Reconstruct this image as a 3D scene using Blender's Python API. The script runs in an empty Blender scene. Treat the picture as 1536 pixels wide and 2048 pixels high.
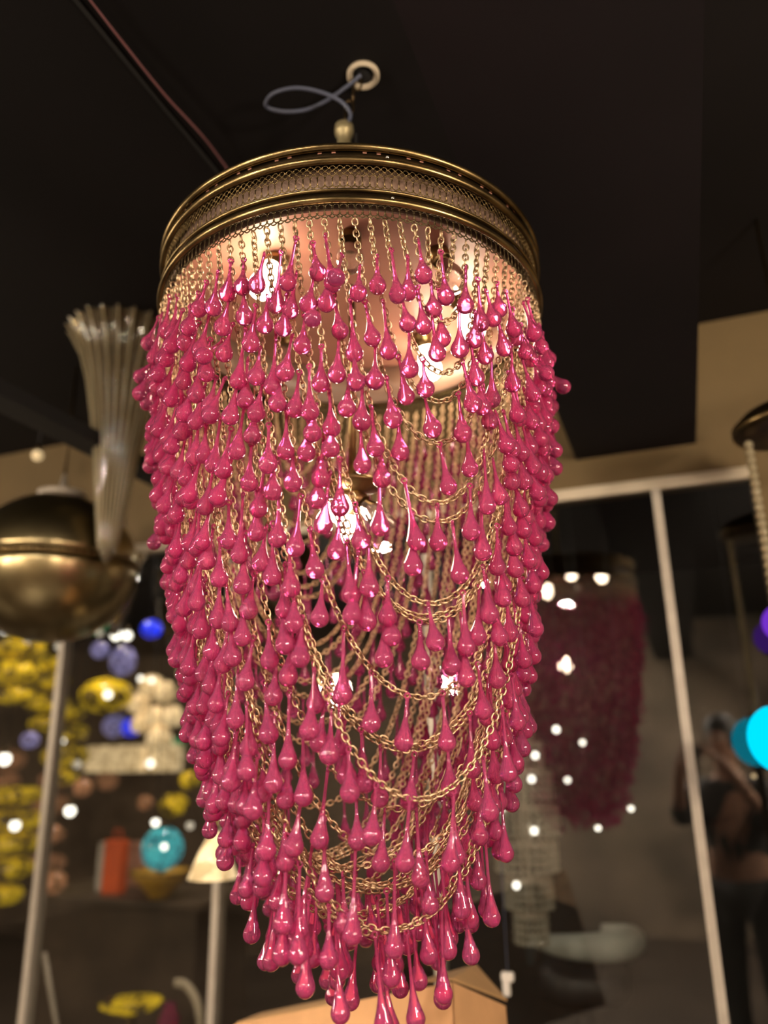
import bpy, math, random
import numpy as np
from mathutils import Vector, Matrix

random.seed(7)
rng = np.random.default_rng(11)
PI = math.pi
S = bpy.context.scene
COL = S.collection

# ------------------------------------------------------------------ camera
F = 1538.0                                   # focal length in pixels of the 1536x2048 frame
CAM = Vector((0.0, 0.0, 1.6))
YAW, PITCH, ROLL = math.radians(20.6), math.radians(17.4), math.radians(0.93)
fwd = Vector((-math.sin(YAW) * math.cos(PITCH), math.cos(YAW) * math.cos(PITCH), math.sin(PITCH)))
r0 = Vector((math.cos(YAW), math.sin(YAW), 0))
u0 = r0.cross(fwd)
RT = (r0 * math.cos(ROLL) - u0 * math.sin(ROLL)).normalized()
UP = (u0 * math.cos(ROLL) + r0 * math.sin(ROLL)).normalized()
cd = bpy.data.cameras.new('camera')
cam = bpy.data.objects.new('camera', cd); COL.objects.link(cam)
m = Matrix((RT, UP, -fwd)).transposed().to_4x4(); m.translation = CAM
cam.matrix_world = m
cd.sensor_fit = 'VERTICAL'; cd.sensor_height = 24.0; cd.lens = 24.0 * F / 2048
cd.clip_start = 0.01; cd.clip_end = 60
cd.dof.use_dof = True; cd.dof.focus_distance = 0.97; cd.dof.aperture_fstop = 1.15
S.camera = cam

# ------------------------------------------------------------------ world, view
w = bpy.data.worlds.new('world'); S.world = w; w.use_nodes = True
w.node_tree.nodes['Background'].inputs[0].default_value = (1.0, 0.8, 0.6, 1)
w.node_tree.nodes['Background'].inputs[1].default_value = 0.0
S.view_settings.view_transform = 'Standard'; S.view_settings.look = 'None'
S.view_settings.gamma = 1.0; S.view_settings.use_curve_mapping = False
S.view_settings.exposure = 0.95
cy = S.cycles
cy.max_bounces = 14; cy.transparent_max_bounces = 24; cy.transmission_bounces = 10
cy.glossy_bounces = 6; cy.diffuse_bounces = 4
cy.caustics_refractive = True; cy.caustics_reflective = False
cy.sample_clamp_indirect = 3.0; cy.sample_clamp_direct = 0.0
cy.blur_glossy = 0.6
try: cy.use_denoising = True
except Exception: pass

K_DOWN = 1600.0      # shop downlights behind the photographer
K_BULB = 30.0     # lit bulbs of the chandelier
K_BACK = 110.0  # added downlights beyond the glass
K_FILL = 135.0     # frosted globes added as soft fill light around the photographer      

# ------------------------------------------------------------------ helpers
def ray(px, py):
    return (fwd * F + RT * (px - 768) + UP * (1024 - py)).normalized()
def at(px, py, Y):                            # the point on the vertical plane y = Y seen at a pixel
    d = ray(px, py); return CAM + d * (Y / d.y)
def atz(px, py, z):
    d = ray(px, py); return CAM + d * ((z - CAM.z) / d.z)

def mesh_from(name, V, Fq, smooth=True):
    """V (n,3) array; Fq list of faces or (m,4) array"""
    me = bpy.data.meshes.new(name)
    if isinstance(Fq, np.ndarray):
        V = np.asarray(V, dtype=np.float32); n, k = Fq.shape
        me.vertices.add(len(V)); me.vertices.foreach_set('co', V.ravel())
        me.loops.add(n * k); me.loops.foreach_set('vertex_index', Fq.astype(np.int32).ravel())
        me.polygons.add(n)
        me.polygons.foreach_set('loop_start', np.arange(0, n * k, k, dtype=np.int32))
        me.update(calc_edges=True)
    else:
        me.from_pydata([tuple(v) for v in V], [], Fq); me.update()
    if smooth:
        me.polygons.foreach_set('use_smooth', [True] * len(me.polygons))
    return me

class MB:
    def __init__(s): s.v = []; s.f = []
    def add(s, V, Fc):
        o = len(s.v); s.v += [tuple(v) for v in V]; s.f += [tuple(i + o for i in f) for f in Fc]; return s
    def box(s, c, d, rot=None):
        hx, hy, hz = d[0] / 2, d[1] / 2, d[2] / 2
        V = [Vector((x, y, z)) for x in (-hx, hx) for y in (-hy, hy) for z in (-hz, hz)]
        if rot is not None: V = [rot @ v for v in V]
        c = Vector(c)
        return s.add([v + c for v in V], [(0, 1, 3, 2), (4, 6, 7, 5), (0, 4, 5, 1), (2, 3, 7, 6), (0, 2, 6, 4), (1, 5, 7, 3)])
    def lathe(s, prof, n=32, c=(0, 0, 0), flute=None, closed=False):
        c = Vector(c); V = []
        for j, (r, z) in enumerate(prof):
            for i in range(n):
                a = 2 * PI * i / n; rr = r
                if flute: rr = r * (1 + flute[1] * math.cos(flute[0] * a) * min(1, r * 20))
                V.append((c.x + rr * math.cos(a), c.y + rr * math.sin(a), c.z + z))
        Fc = []
        L = len(prof)
        for j in range(L - 1 + (1 if closed else 0)):
            j2 = (j + 1) % L
            for i in range(n):
                Fc.append((j * n + i, j * n + (i + 1) % n, j2 * n + (i + 1) % n, j2 * n + i))
        if not closed:
            Fc.append(tuple(range(n - 1, -1, -1))); Fc.append(tuple((L - 1) * n + i for i in range(n)))
        return s.add(V, Fc)
    def tube(s, pts, r, n=8, cap=True, loop=False):
        pts = [Vector(p) for p in pts]; L = len(pts); V = []
        if not hasattr(r, '__len__'): r = [r] * L
        t0 = (pts[1] - pts[0]).normalized()
        ref = Vector((0, 0, 1)) if abs(t0.z) < 0.9 else Vector((1, 0, 0))
        nrm = t0.cross(ref).normalized()
        for k in range(L):
            if loop: t = (pts[(k + 1) % L] - pts[k - 1]).normalized()
            else: t = (pts[min(k + 1, L - 1)] - pts[max(k - 1, 0)]).normalized()
            nrm = (nrm - t * nrm.dot(t)).normalized(); b = t.cross(nrm)
            for i in range(n):
                a = 2 * PI * i / n
                V.append(pts[k] + (nrm * math.cos(a) + b * math.sin(a)) * r[k])
        Fc = []
        for k in range(L - (0 if loop else 1)):
            k2 = (k + 1) % L
            for i in range(n):
                Fc.append((k * n + i, k * n + (i + 1) % n, k2 * n + (i + 1) % n, k2 * n + i))
        if cap and not loop:
            Fc.append(tuple(range(n - 1, -1, -1))); Fc.append(tuple((L - 1) * n + i for i in range(n)))
        return s.add(V, Fc)
    def ball(s, c, r, n=16, sq=1.0, m=10):
        return s.lathe([(max(1e-4, r * math.sin(PI * k / m)), -r * sq * math.cos(PI * k / m)) for k in range(m + 1)], n, c)
    def build(s, name, mt, parent=None, smooth=True, label=None, bevel=0):
        me = mesh_from(name, s.v, s.f, smooth)
        return put(name, me, mt, parent, label, bevel, smooth)

def put(name, me, mt, parent=None, label=None, bevel=0, smooth=False):
    if mt is not None and not me.materials: me.materials.append(mt)
    o = bpy.data.objects.new(name, me); COL.objects.link(o)
    if parent is not None:
        o.parent = parent; o.matrix_parent_inverse = parent.matrix_world.inverted()
    if label: o['label'] = label
    if bevel:
        b = o.modifiers.new('bevel', 'BEVEL'); b.width = bevel; b.segments = 2; b.limit_method = 'ANGLE'
    return o

def thing(name, label, cat, loc=(0, 0, 0), group=None):
    o = bpy.data.objects.new(name, None); COL.objects.link(o)
    o.empty_display_size = 0.05; o.location = loc
    o['label'] = label; o['category'] = cat
    if group: o['group'] = group
    bpy.context.view_layer.update() if False else None
    o.matrix_world = Matrix.Translation(Vector(loc))
    return o
def tag(o, label, cat, group=None, kind=None):
    o['label'] = label; o['category'] = cat
    if group: o['group'] = group
    if kind: o['kind'] = kind
    return o
def structure(o, label=None):
    o['kind'] = 'structure'
    if label: o['label'] = label
    return o

# ------------------------------------------------------------------ materials
def base(name):
    mt = bpy.data.materials.new(name); mt.use_nodes = True
    nt = mt.node_tree; return mt, nt, nt.nodes['Principled BSDF'], nt.nodes['Material Output']
def N(nt, t, **kw):
    n = nt.nodes.new(t)
    for k, v in kw.items(): setattr(n, k, v)
    return n
def pmat(name, col, rough=0.6, metal=0.0, var=0.15, scale=12.0, bump=0.0, emit=None, es=0.0, spec=0.5, trans=0.0, col2=None):
    mt, nt, p, out = base(name)
    tc = N(nt, 'ShaderNodeTexCoord'); no = N(nt, 'ShaderNodeTexNoise')
    no.inputs['Scale'].default_value = scale; no.inputs['Detail'].default_value = 4
    nt.links.new(tc.outputs['Object'], no.inputs['Vector'])
    r = N(nt, 'ShaderNodeValToRGB')
    c2 = col2 or tuple(c * (1 - var) for c in col)
    r.color_ramp.elements[0].position = 0.35; r.color_ramp.elements[1].position = 0.65
    r.color_ramp.elements[0].color = (*c2, 1); r.color_ramp.elements[1].color = (*col, 1)
    nt.links.new(no.outputs['Fac'], r.inputs['Fac']); nt.links.new(r.outputs['Color'], p.inputs['Base Color'])
    p.inputs['Roughness'].default_value = rough; p.inputs['Metallic'].default_value = metal
    p.inputs['Specular IOR Level'].default_value = spec
    p.inputs['Transmission Weight'].default_value = trans
    if bump:
        b = N(nt, 'ShaderNodeBump'); b.inputs['Strength'].default_value = bump; b.inputs['Distance'].default_value = 0.002
        nt.links.new(no.outputs['Fac'], b.inputs['Height']); nt.links.new(b.outputs['Normal'], p.inputs['Normal'])
    if emit:
        p.inputs['Emission Color'].default_value = (*emit, 1); p.inputs['Emission Strength'].default_value = es
    return mt
def emat(name, col, strength):
    mt = bpy.data.materials.new(name); mt.use_nodes = True; nt = mt.node_tree; nt.nodes.clear()
    e = N(nt, 'ShaderNodeEmission'); e.inputs[0].default_value = (*col, 1); e.inputs[1].default_value = strength
    o = N(nt, 'ShaderNodeOutputMaterial'); nt.links.new(e.outputs[0], o.inputs[0]); return mt
def glassmat(name, col, tcol, w_trans, w_soft, rough=0.03, ior=1.45, softcol=None):
    """blown glass: clear refraction + see-through + a little milky body"""
    mt = bpy.data.materials.new(name); mt.use_nodes = True; nt = mt.node_tree; nt.nodes.clear()
    g = N(nt, 'ShaderNodeBsdfGlass'); g.inputs['Color'].default_value = (*col, 1)
    g.inputs['Roughness'].default_value = rough; g.inputs['IOR'].default_value = ior
    t = N(nt, 'ShaderNodeBsdfTransparent'); t.inputs[0].default_value = (*tcol, 1)
    sc = softcol or col
    d = N(nt, 'ShaderNodeBsdfDiffuse'); d.inputs[0].default_value = (*sc, 1)
    tl = N(nt, 'ShaderNodeBsdfTranslucent'); tl.inputs[0].default_value = (*sc, 1)
    md = N(nt, 'ShaderNodeMixShader'); md.inputs[0].default_value = 0.5
    nt.links.new(d.outputs[0], md.inputs[1]); nt.links.new(tl.outputs[0], md.inputs[2])
    m1 = N(nt, 'ShaderNodeMixShader'); m1.inputs[0].default_value = w_trans / (1 - w_soft)
    nt.links.new(g.outputs[0], m1.inputs[1]); nt.links.new(t.outputs[0], m1.inputs[2])
    m2 = N(nt, 'ShaderNodeMixShader'); m2.inputs[0].default_value = w_soft
    nt.links.new(m1.outputs[0], m2.inputs[1]); nt.links.new(md.outputs[0], m2.inputs[2])
    gl = N(nt, 'ShaderNodeBsdfGlossy'); gl.inputs['Roughness'].default_value = 0.04
    fr = N(nt, 'ShaderNodeFresnel'); fr.inputs['IOR'].default_value = 1.5
    m3 = N(nt, 'ShaderNodeMixShader'); nt.links.new(fr.outputs[0], m3.inputs[0])
    nt.links.new(m2.outputs[0], m3.inputs[1]); nt.links.new(gl.outputs[0], m3.inputs[2])
    o = N(nt, 'ShaderNodeOutputMaterial'); nt.links.new(m3.outputs[0], o.inputs[0]); return mt

M = {}
M['ceiling'] = pmat('dark_ceiling_board', (0.0065, 0.0046, 0.0049), 0.75, scale=3, var=0.3, spec=0.22)
M['beam'] = pmat('plum_black_panel', (0.0090, 0.0060, 0.0076), 0.75, scale=3, var=0.25, spec=0.22)
M['plaster'] = pmat('ochre_plaster', (0.16, 0.105, 0.042), 0.8, scale=4, var=0.15, bump=0.2)
M['black'] = pmat('black_paint', (0.012, 0.011, 0.011), 0.8)
M['backwall'] = pmat('dark_brown_paint', (0.16, 0.11, 0.075), 0.8, scale=2, var=0.5)
M['shopwall'] = pmat('shop_wall_brown', (0.20, 0.15, 0.105), 0.8, scale=1.6, var=0.6)
M['floor'] = pmat('dark_floor_tiles', (0.055, 0.042, 0.033), 0.35, scale=2, var=0.4)
M['alu'] = pmat('brushed_aluminium', (0.43, 0.37, 0.30), 0.45, metal=0.25, var=0.1, scale=30)
M['brass'] = pmat('antique_brass', (0.31, 0.215, 0.095), 0.30, metal=1.0, var=0.55, scale=25)
M['brass_pol'] = pmat('worn_polished_brass', (0.60, 0.50, 0.28), 0.4, metal=0.7, var=0.2, scale=25)
M['brass_dark'] = pmat('dark_patinated_brass', (0.10, 0.068, 0.035), 0.42, metal=1.0, var=0.4, scale=30)
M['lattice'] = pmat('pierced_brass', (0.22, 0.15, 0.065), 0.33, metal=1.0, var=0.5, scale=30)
M['fringe'] = pmat('backlit_pierced_brass', (0.10, 0.07, 0.035), 0.4, metal=1.0, var=0.4, scale=30)  # darker than the band's brass: backlit shade put into the colour
M['chain'] = pmat('brass_chain', (0.58, 0.41, 0.25), 0.38, metal=1.0, var=0.4, scale=60)
M['salmon'] = pmat('copper_pink_enamel', (0.43, 0.20, 0.145), 0.42, metal=0.0, var=0.12, scale=9, spec=0.3)
M['inner'] = pmat('brown_copper_enamel', (0.17, 0.105, 0.075), 0.45, var=0.15)
M['steel'] = pmat('steel_screw', (0.6, 0.58, 0.5), 0.25, metal=1.0)
M['pink'] = glassmat('pink_blown_glass', (1.0, 0.34, 0.72), (1.0, 0.50, 0.80), 0.24, 0.19, rough=0.0, softcol=(1.0, 0.20, 0.45))
M['clear'] = glassmat('clear_bulb_glass', (0.95, 0.93, 0.9), (0.95, 0.93, 0.9), 0.75, 0.03)
M['bulb_on'] = emat('lit_bulb', (1.0, 0.78, 0.55), K_BULB)
M['cord'] = pmat('black_cord', (0.02, 0.02, 0.022), 0.5)
M['bluecord'] = pmat('grey_blue_cable', (0.09, 0.10, 0.15), 0.45)
M['plumwire'] = pmat('plum_trim_wire', (0.30, 0.13, 0.14), 0.3)
M['cream'] = pmat('cream_plaster_rim', (0.62, 0.52, 0.38), 0.6)
M['crystal'] = glassmat('champagne_crystal', (0.85, 0.78, 0.62), (0.80, 0.72, 0.55), 0.52, 0.20, rough=0.08, softcol=(0.70, 0.58, 0.38))
M['bead'] = glassmat('champagne_beads', (0.95, 0.88, 0.72), (0.9, 0.8, 0.6), 0.20, 0.45, rough=0.08, softcol=(0.85, 0.74, 0.50))
M['card'] = pmat('brown_cardboard', (0.50, 0.27, 0.12), 0.85, scale=18, var=0.12)
M['card_in'] = pmat('cardboard_flap', (0.42, 0.24, 0.10), 0.85, scale=18, var=0.12)
M['tape'] = pmat('packing_tape', (0.50, 0.33, 0.17), 0.25)
M['counter'] = pmat('dark_wood_counter', (0.075, 0.05, 0.032), 0.45, scale=6, var=0.4)

def pane_mat():
    mt = bpy.data.materials.new('tinted_shop_glass'); mt.use_nodes = True; nt = mt.node_tree; nt.nodes.clear()
    t = N(nt, 'ShaderNodeBsdfTransparent'); t.inputs[0].default_value = (0.86, 0.86, 0.84, 1)
    g = N(nt, 'ShaderNodeBsdfGlossy'); g.inputs['Roughness'].default_value = 0.0; g.inputs[0].default_value = (1, 1, 1, 1)
    lw = N(nt, 'ShaderNodeLayerWeight')
    pw = N(nt, 'ShaderNodeMath', operation='POWER'); pw.inputs[1].default_value = 4.5
    nt.links.new(lw.outputs['Facing'], pw.inputs[0])
    ma = N(nt, 'ShaderNodeMath', operation='MULTIPLY_ADD'); ma.inputs[1].default_value = 0.6; ma.inputs[2].default_value = 0.095
    nt.links.new(pw.outputs[0], ma.inputs[0])
    mx = N(nt, 'ShaderNodeMixShader'); nt.links.new(ma.outputs[0], mx.inputs[0])
    nt.links.new(t.outputs[0], mx.inputs[1]); nt.links.new(g.outputs[0], mx.inputs[2])
    o = N(nt, 'ShaderNodeOutputMaterial'); nt.links.new(mx.outputs[0], o.inputs[0]); return mt
M['pane'] = pane_mat()

# ------------------------------------------------------------------ structure
D = 2.2; HC = 2.79; HB = 2.42; HG = 2.315
X0, X1, Y0, Y1 = -6.6, 1.7, -3.6, 6.4
def sbox(name, lo, hi, mt, label=None, bevel=0):
    c = [(a + b) / 2 for a, b in zip(lo, hi)]; d = [b - a for a, b in zip(lo, hi)]
    return structure(MB().box(c, d).build(name, mt, smooth=False, bevel=bevel), label)
sbox('floor', (X0 - .1, Y0 - .1, -0.1), (X1 + .1, Y1 + .1, 0), M['floor'])
sbox('ceiling', (X0 - .1, Y0 - .1, HC), (X1 + .1, Y1 + .1, HC + .1), M['ceiling'])
sbox('wall_left', (X0 - .1, Y0, 0), (X0, Y1, HC), M['shopwall'])
sbox('wall_right', (X1, Y0, 0), (X1 + .1, Y1, HC), M['shopwall'])
sbox('wall_front', (X0, Y0 - .1, 0), (X1, Y0, HC), M['shopwall'])
sbox('wall_rear', (X0, Y1, 0), (X1, Y1 + .1, HC), M['backwall'])
sbox('wall_header', (X0, D, HG), (X1, D + .1, HC), M['plaster'])
sbox('wall_side', (0.245, D, 0), (X1, D + .1, HG), M['plaster'])
sbox('trim_1', (X0, D - .02, HG - .02), (0.245, D, HG + .012), M['cream'])
# dropped black panel running along the ceiling towards the glass wall
sbox('trim_2', (-0.215, Y0, HB), (0.118, D, HB + .03), M['beam'], 'wide plum-black dropped panel running along the ceiling')
sbox('trim_3', (-1.50, Y0, HB), (-1.42, D, HB + .04), M['black'])
posts = [-2.745, -2.06, -1.375, -0.685, -0.005]
for i, u in enumerate(posts):
    sbox('trim_%d' % (4 + i), (u - .0115, D - .022, 0), (u + .0115, D + .02, HG - .02), M['alu'])
edges = [X0] + posts + [0.245]
for i in range(len(edges) - 1):
    a = edges[i] + (.0 if i == 0 else .0115); b = edges[i + 1] - (.0 if i == len(edges) - 2 else .0115)
    sbox('window_%d' % (i + 1), (a, D - .004, 0), (b, D + .002, HG - .02), M['pane'])
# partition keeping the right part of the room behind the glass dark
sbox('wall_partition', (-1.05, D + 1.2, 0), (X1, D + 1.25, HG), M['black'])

# ------------------------------------------------------------------ downlights
def downlight(x, y, label, grp, k, z=HC, r=0.045, col=(1.0, 0.86, 0.70)):
    t = thing('ceiling_downlight', label, 'ceiling light', (x, y, z), grp)
    MB().lathe([(r, -.004), (r + .012, -.006), (r + .014, 0.0), (r, 0.0)], 32, (x, y, z), closed=True).build('rim', M['cream'], t)
    MB().lathe([(0.002, -.003), (r, -.003), (r, -.001), (0.002, -.001)], 24, (x, y, z)).build('lamp_lens', emat('downlight_lens', col, k), t)
    return t
for i, (x, y) in enumerate([(-.575, -1.67), (-.37, -1.70), (-.85, -2.24)]):
    downlight(x, y, ['round ceiling downlight, middle one of the three reflected as ovals above the pink reflection',
                     'round ceiling downlight, rightmost of the three reflected as ovals above the pink reflection',
                     'round ceiling downlight, leftmost of the three reflected as ovals above the pink reflection'][i],
              'downlights on the shop ceiling', K_DOWN * 1.0)
downlight(-1.25, -1.1, 'added fill downlight over the left side of the shop', 'downlights on the shop ceiling', K_DOWN * 1.6)  # this and the next are added to raise the ambient light
downlight(0.75, -0.9, 'added fill downlight over the right side of the shop', 'downlights on the shop ceiling', K_DOWN * 1.2)
for i, (x, y) in enumerate([(-3.0, 3.3), (-2.0, 3.2), (-1.6, 4.2)]):
    downlight(x, y, ['added ceiling downlight behind the glass, at far left', 'added ceiling downlight behind the glass, near the counter',
                     'added ceiling downlight behind the glass, deepest in the room'][i], 'added downlights behind the glass', K_BACK * 3)  # unseen lamps, added to light the things beyond the glass

for x, y, z, lab in ((-2.4, -.9, 2.05, 'left of the photographer, farther from the glass'), (-5.8, -.4, 1.95, 'far left of the photographer'),
                     (-4.9, .55, 2.0, 'far left of the chandelier, near the glass'), (-1.7, -1.6, 2.15, 'behind the photographer on the left'),
                     (1.25, .25, 2.0, 'right of the photographer'), (1.3, -1.0, 2.1, 'behind the photographer on the right')):
    t = thing('fill_globe', 'added frosted fill globe ' + lab, 'pendant lamp', (x, y, z), 'added fill globes around the shop')  # globe added outside the frame to give soft ambient light
    MB().ball((x, y, z), .10, 28, m=18).build('globe', emat('fill_globe_glow', (1.0, .84, .64), K_FILL), t)
    MB().lathe([(.035, .092), (.035, .12), (.01, .135)], 20, (x, y, z)).build('socket', M['brass'], t)
    MB().tube([(x, y, z + .12), (x, y, HC)], .003, 6).build('cord', M['cord'], t)

# ------------------------------------------------------------------ chandelier
AX = Vector((-0.437, 1.027)); RC = 0.300; ZR = 2.242      # axis, ring radius, height of the lower pierced edge
ch = thing('chandelier', 'large round chandelier of brass chains and pink glass drops hanging in the foreground', 'chandelier', (AX.x, AX.y, ZR))
C3 = lambda z: (AX.x, AX.y, z)
def ringprof(z0, z1, ra, rb): return [(ra, z0), (rb, z0), (rb, z1), (ra, z1)]
def bead(R, z, r, name='rim', mt=None, n=128):
    prof = [(R + r * math.cos(a), z + r * math.sin(a)) for a in [2 * PI * k / 10 for k in range(10)]]
    return MB().lathe([(p, q) for p, q in prof], n, (AX.x, AX.y, 0), closed=True).build(name, mt or M['brass'], ch)
bead(.304, 2.352, .0052); bead(.304, 2.331, .0048); bead(.304, 2.2700, .0048); bead(.304, 2.285, .0022)
MB().lathe([(.296, 2.331), (.300, 2.331), (.300, 2.352), (.296, 2.352)], 128, (AX.x, AX.y, 0), closed=True).build('channel', M['brass_dark'], ch)
MB().lathe([(.296, 2.270), (.300, 2.270), (.300, 2.287), (.296, 2.287)], 128, (AX.x, AX.y, 0), closed=True).build('channel', M['brass_dark'], ch)
# inner drum and pink lamp plate
MB().lathe([(.286, 2.268), (.289, 2.268), (.289, 2.352), (.286, 2.352)], 96, (AX.x, AX.y, 0), closed=True).build('inner_drum', M['inner'], ch)
MB().lathe([(.004, 2.346), (.300, 2.346), (.300, 2.354), (.12, 2.366), (.004, 2.372)], 96, (AX.x, AX.y, 0)).build('lamp_plate', M['salmon'], ch, smooth=False)
# screws
for band_z, offs in ((2.3415, 0.0), (2.2780, 0.02)):
    for k in range(6):
        a = math.radians(-58 + 60 * k + math.degrees(offs))
        p = Vector((AX.x + .3015 * math.cos(a), AX.y + .3015 * math.sin(a), band_z))
        MB().ball(p, .0028, 10, m=6).build('screw', M['steel'], ch)
# pierced lattice strips
NC = 196; RL = .3005
def lattice(name, segs, half=0.00062, thick=0.0008, R=RL, mt=None):
    """segs: list of ((u0,z0),(u1,z1)) in one cell, u in cells"""
    V = []; Fc = []
    for c in range(NC):
        for (ua, za), (ub, zb) in segs:
            A = np.array([(c + ua) * 2 * PI / NC * R, za]); B = np.array([(c + ub) * 2 * PI / NC * R, zb])
            t = B - A; L = np.linalg.norm(t); t /= L; nn = np.array([-t[1], t[0]]) * half
            q = [A - t * half * .6 + nn, A - t * half * .6 - nn, B + t * half * .6 - nn, B + t * half * .6 + nn]
            o = len(V)
            for rr in (R - thick, R):
                for s_, z in q:
                    a = s_ / R; V.append((AX.x + rr * math.cos(a), AX.y + rr * math.sin(a), z))
            Fc += [(o, o + 3, o + 2, o + 1), (o + 4, o + 5, o + 6, o + 7), (o, o + 1, o + 5, o + 4), (o + 1, o + 2, o + 6, o + 5), (o + 2, o + 3, o + 7, o + 6), (o + 3, o, o + 4, o + 7)]
    me = mesh_from(name, np.array(V), np.array(Fc), smooth=False)
    return put(name, me, mt or M['lattice'], ch)
def arc(u0_, zb, h, n=6, up=1):
    P = [(u0_ + k / n, zb + up * h * math.sin(PI * k / n) ** .8) for k in range(n + 1)]
    return list(zip(P[:-1], P[1:]))
def knot(u, z): return [((u - .10, z), (u + .10, z)), ((u - .07, z - .0005), (u + .07, z + .0005)), ((u - .07, z + .0005), (u + .07, z - .0005))]
zt, zb_ = 2.2640, 2.2520
seg = [((0, zb_), (0, zt))] + knot(0, zb_ + .0015) + knot(0, zt - .0015) + arc(0, zt, .0032) + arc(0, zb_, .0032, up=-1) + arc(.5, zb_ - .0026, .0036, up=-1)
seg += [((.5, zb_ - .0032), (.5, zb_ - .0026))]
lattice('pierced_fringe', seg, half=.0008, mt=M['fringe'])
zt, zb_ = 2.3090, 2.2960
seg = [((0, zb_), (0, zt))] + knot(0, zb_ + .0012) + knot(0, zt - .0012) + arc(0, zt, .0040) + arc(0, zb_, .0036, up=-1) + arc(.5, zb_ - .0044, .0030, up=1, n=4)
seg += arc(.5, 2.3130, .0045, n=4) + arc(0, 2.3175, .0045, n=4) + arc(.5, 2.3220, .0045, n=4)
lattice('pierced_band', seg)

# instancing of a base mesh into one numpy mesh
def base_torus_link(L=.0130, W=.0096, r=.00118, n=14, k=6):
    V = []; Fq = []
    ax, ay = L / 2 - r, W / 2 - r
    for i in range(n):
        a = 2 * PI * i / n
        ca, sa = math.cos(a), math.sin(a)
        x = ax * (abs(ca) ** .85) * (1 if ca >= 0 else -1); y = ay * (abs(sa) ** .85) * (1 if sa >= 0 else -1)
        nx, ny = ca / ax, sa / ay; l = math.hypot(nx, ny); nx /= l; ny /= l
        for j in range(k):
            b = 2 * PI * j / k
            V.append((y + ny * r * math.cos(b), r * math.sin(b), x + nx * r * math.cos(b)))
    for i in range(n):
        for j in range(k):
            Fq.append((i * k + j, i * k + (j + 1) % k, ((i + 1) % n) * k + (j + 1) % k, ((i + 1) % n) * k + j))
    return np.array(V), np.array(Fq)
def inst(Vb, Fb, mats):
    n = len(Vb); Vs = []; Fs = []
    for i, Mx in enumerate(mats):
        Vs.append(Vb @ Mx[:3, :3].T + Mx[:3, 3]); Fs.append(Fb + i * n)
    return np.concatenate(Vs), np.concatenate(Fs)
def frame(p, t, twist):
    t = t / np.linalg.norm(t)
    ref = np.array([0, 0, 1.]) if abs(t[2]) < .95 else np.array([1., 0, 0])
    a = np.cross(ref, t); a /= np.linalg.norm(a); b = np.cross(t, a)
    x = a * math.cos(twist) + b * math.sin(twist); y = np.cross(t, x)
    Mx = np.eye(4); Mx[:3, 0] = x; Mx[:3, 1] = y; Mx[:3, 2] = t; Mx[:3, 3] = p
    return Mx
LV, LF = base_torus_link()
PITCHL = .0084
def cat_a(c, d):
    lo, hi = c / 12, 50.0
    for _ in range(80):
        mid = math.sqrt(lo * hi); v = mid * (math.cosh(min(c / mid, 60)) - 1)
        if v > d: lo = mid
        else: hi = mid
    return mid
NLOOP = 49
CH_ROT = math.radians(44)    # the chords run across the view, the short front loops hang front right
drop_sites = []
ZTOP = ZR + .002
for i in range(NLOOP):
    al = (i + .5) * PI / NLOOP
    s = -RC * math.cos(al)              # along y: front loops first
    c = RC * math.sin(al)
    dep = .845 * math.sqrt(max(0.0, 1 - (s / RC) ** 2)) * (1 + rng.normal(0, .045))
    if i in (3, 8, 12): dep *= 1.10
    if i > 34: dep *= .92
    dep = min(dep, .85)
    dep = max(dep, .08)
    a = cat_a(c, dep)
    N_ = 400
    xs = np.linspace(-c, c, N_)
    # finer sampling near the ends, where the curve is steep
    tt = np.linspace(-1, 1, 1600); xs = c * np.sign(tt) * (1 - (1 - np.abs(tt)) ** 3) 
    zs = ZTOP - dep + a * (np.cosh(xs / a) - 1)
    sway = rng.normal(0, .006)
    ys = s + sway * (ZTOP - zs) / dep + 0 * xs
    cr, sr = math.cos(CH_ROT), math.sin(CH_ROT)
    P = np.stack([xs * cr - ys * sr + AX.x, xs * sr + ys * cr + AX.y, zs], 1)
    dl = np.linalg.norm(np.diff(P, axis=0), axis=1); cum = np.concatenate([[0], np.cumsum(dl)]); tot = cum[-1]
    n = max(4, int(round(tot / PITCHL))); q = (np.arange(n) + .5) * tot / n
    Q = np.stack([np.interp(q, cum, P[:, k]) for k in range(3)], 1)
    e = .002
    T = np.stack([np.interp(np.clip(q + e, 0, tot), cum, P[:, k]) - np.interp(np.clip(q - e, 0, tot), cum, P[:, k]) for k in range(3)], 1)
    tw0 = rng.uniform(0, PI); drift = rng.normal(0, .03)
    mats = [frame(Q[k], T[k], tw0 + (k % 2) * PI / 2 + drift * k + rng.normal(0, .12)) for k in range(n)]
    V, Fq = inst(LV, LF, mats)
    put('chain', mesh_from('chain', V, Fq), M['chain'], ch)
    # where drops are hooked on
    pos = rng.uniform(.02, .07)
    while pos < tot - .02:
        k = min(n - 1, int(pos / tot * n)); drop_sites.append((Q[k], T[k] / np.linalg.norm(T[k]), i, c))
        pos += rng.uniform(.037, .064)

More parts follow.
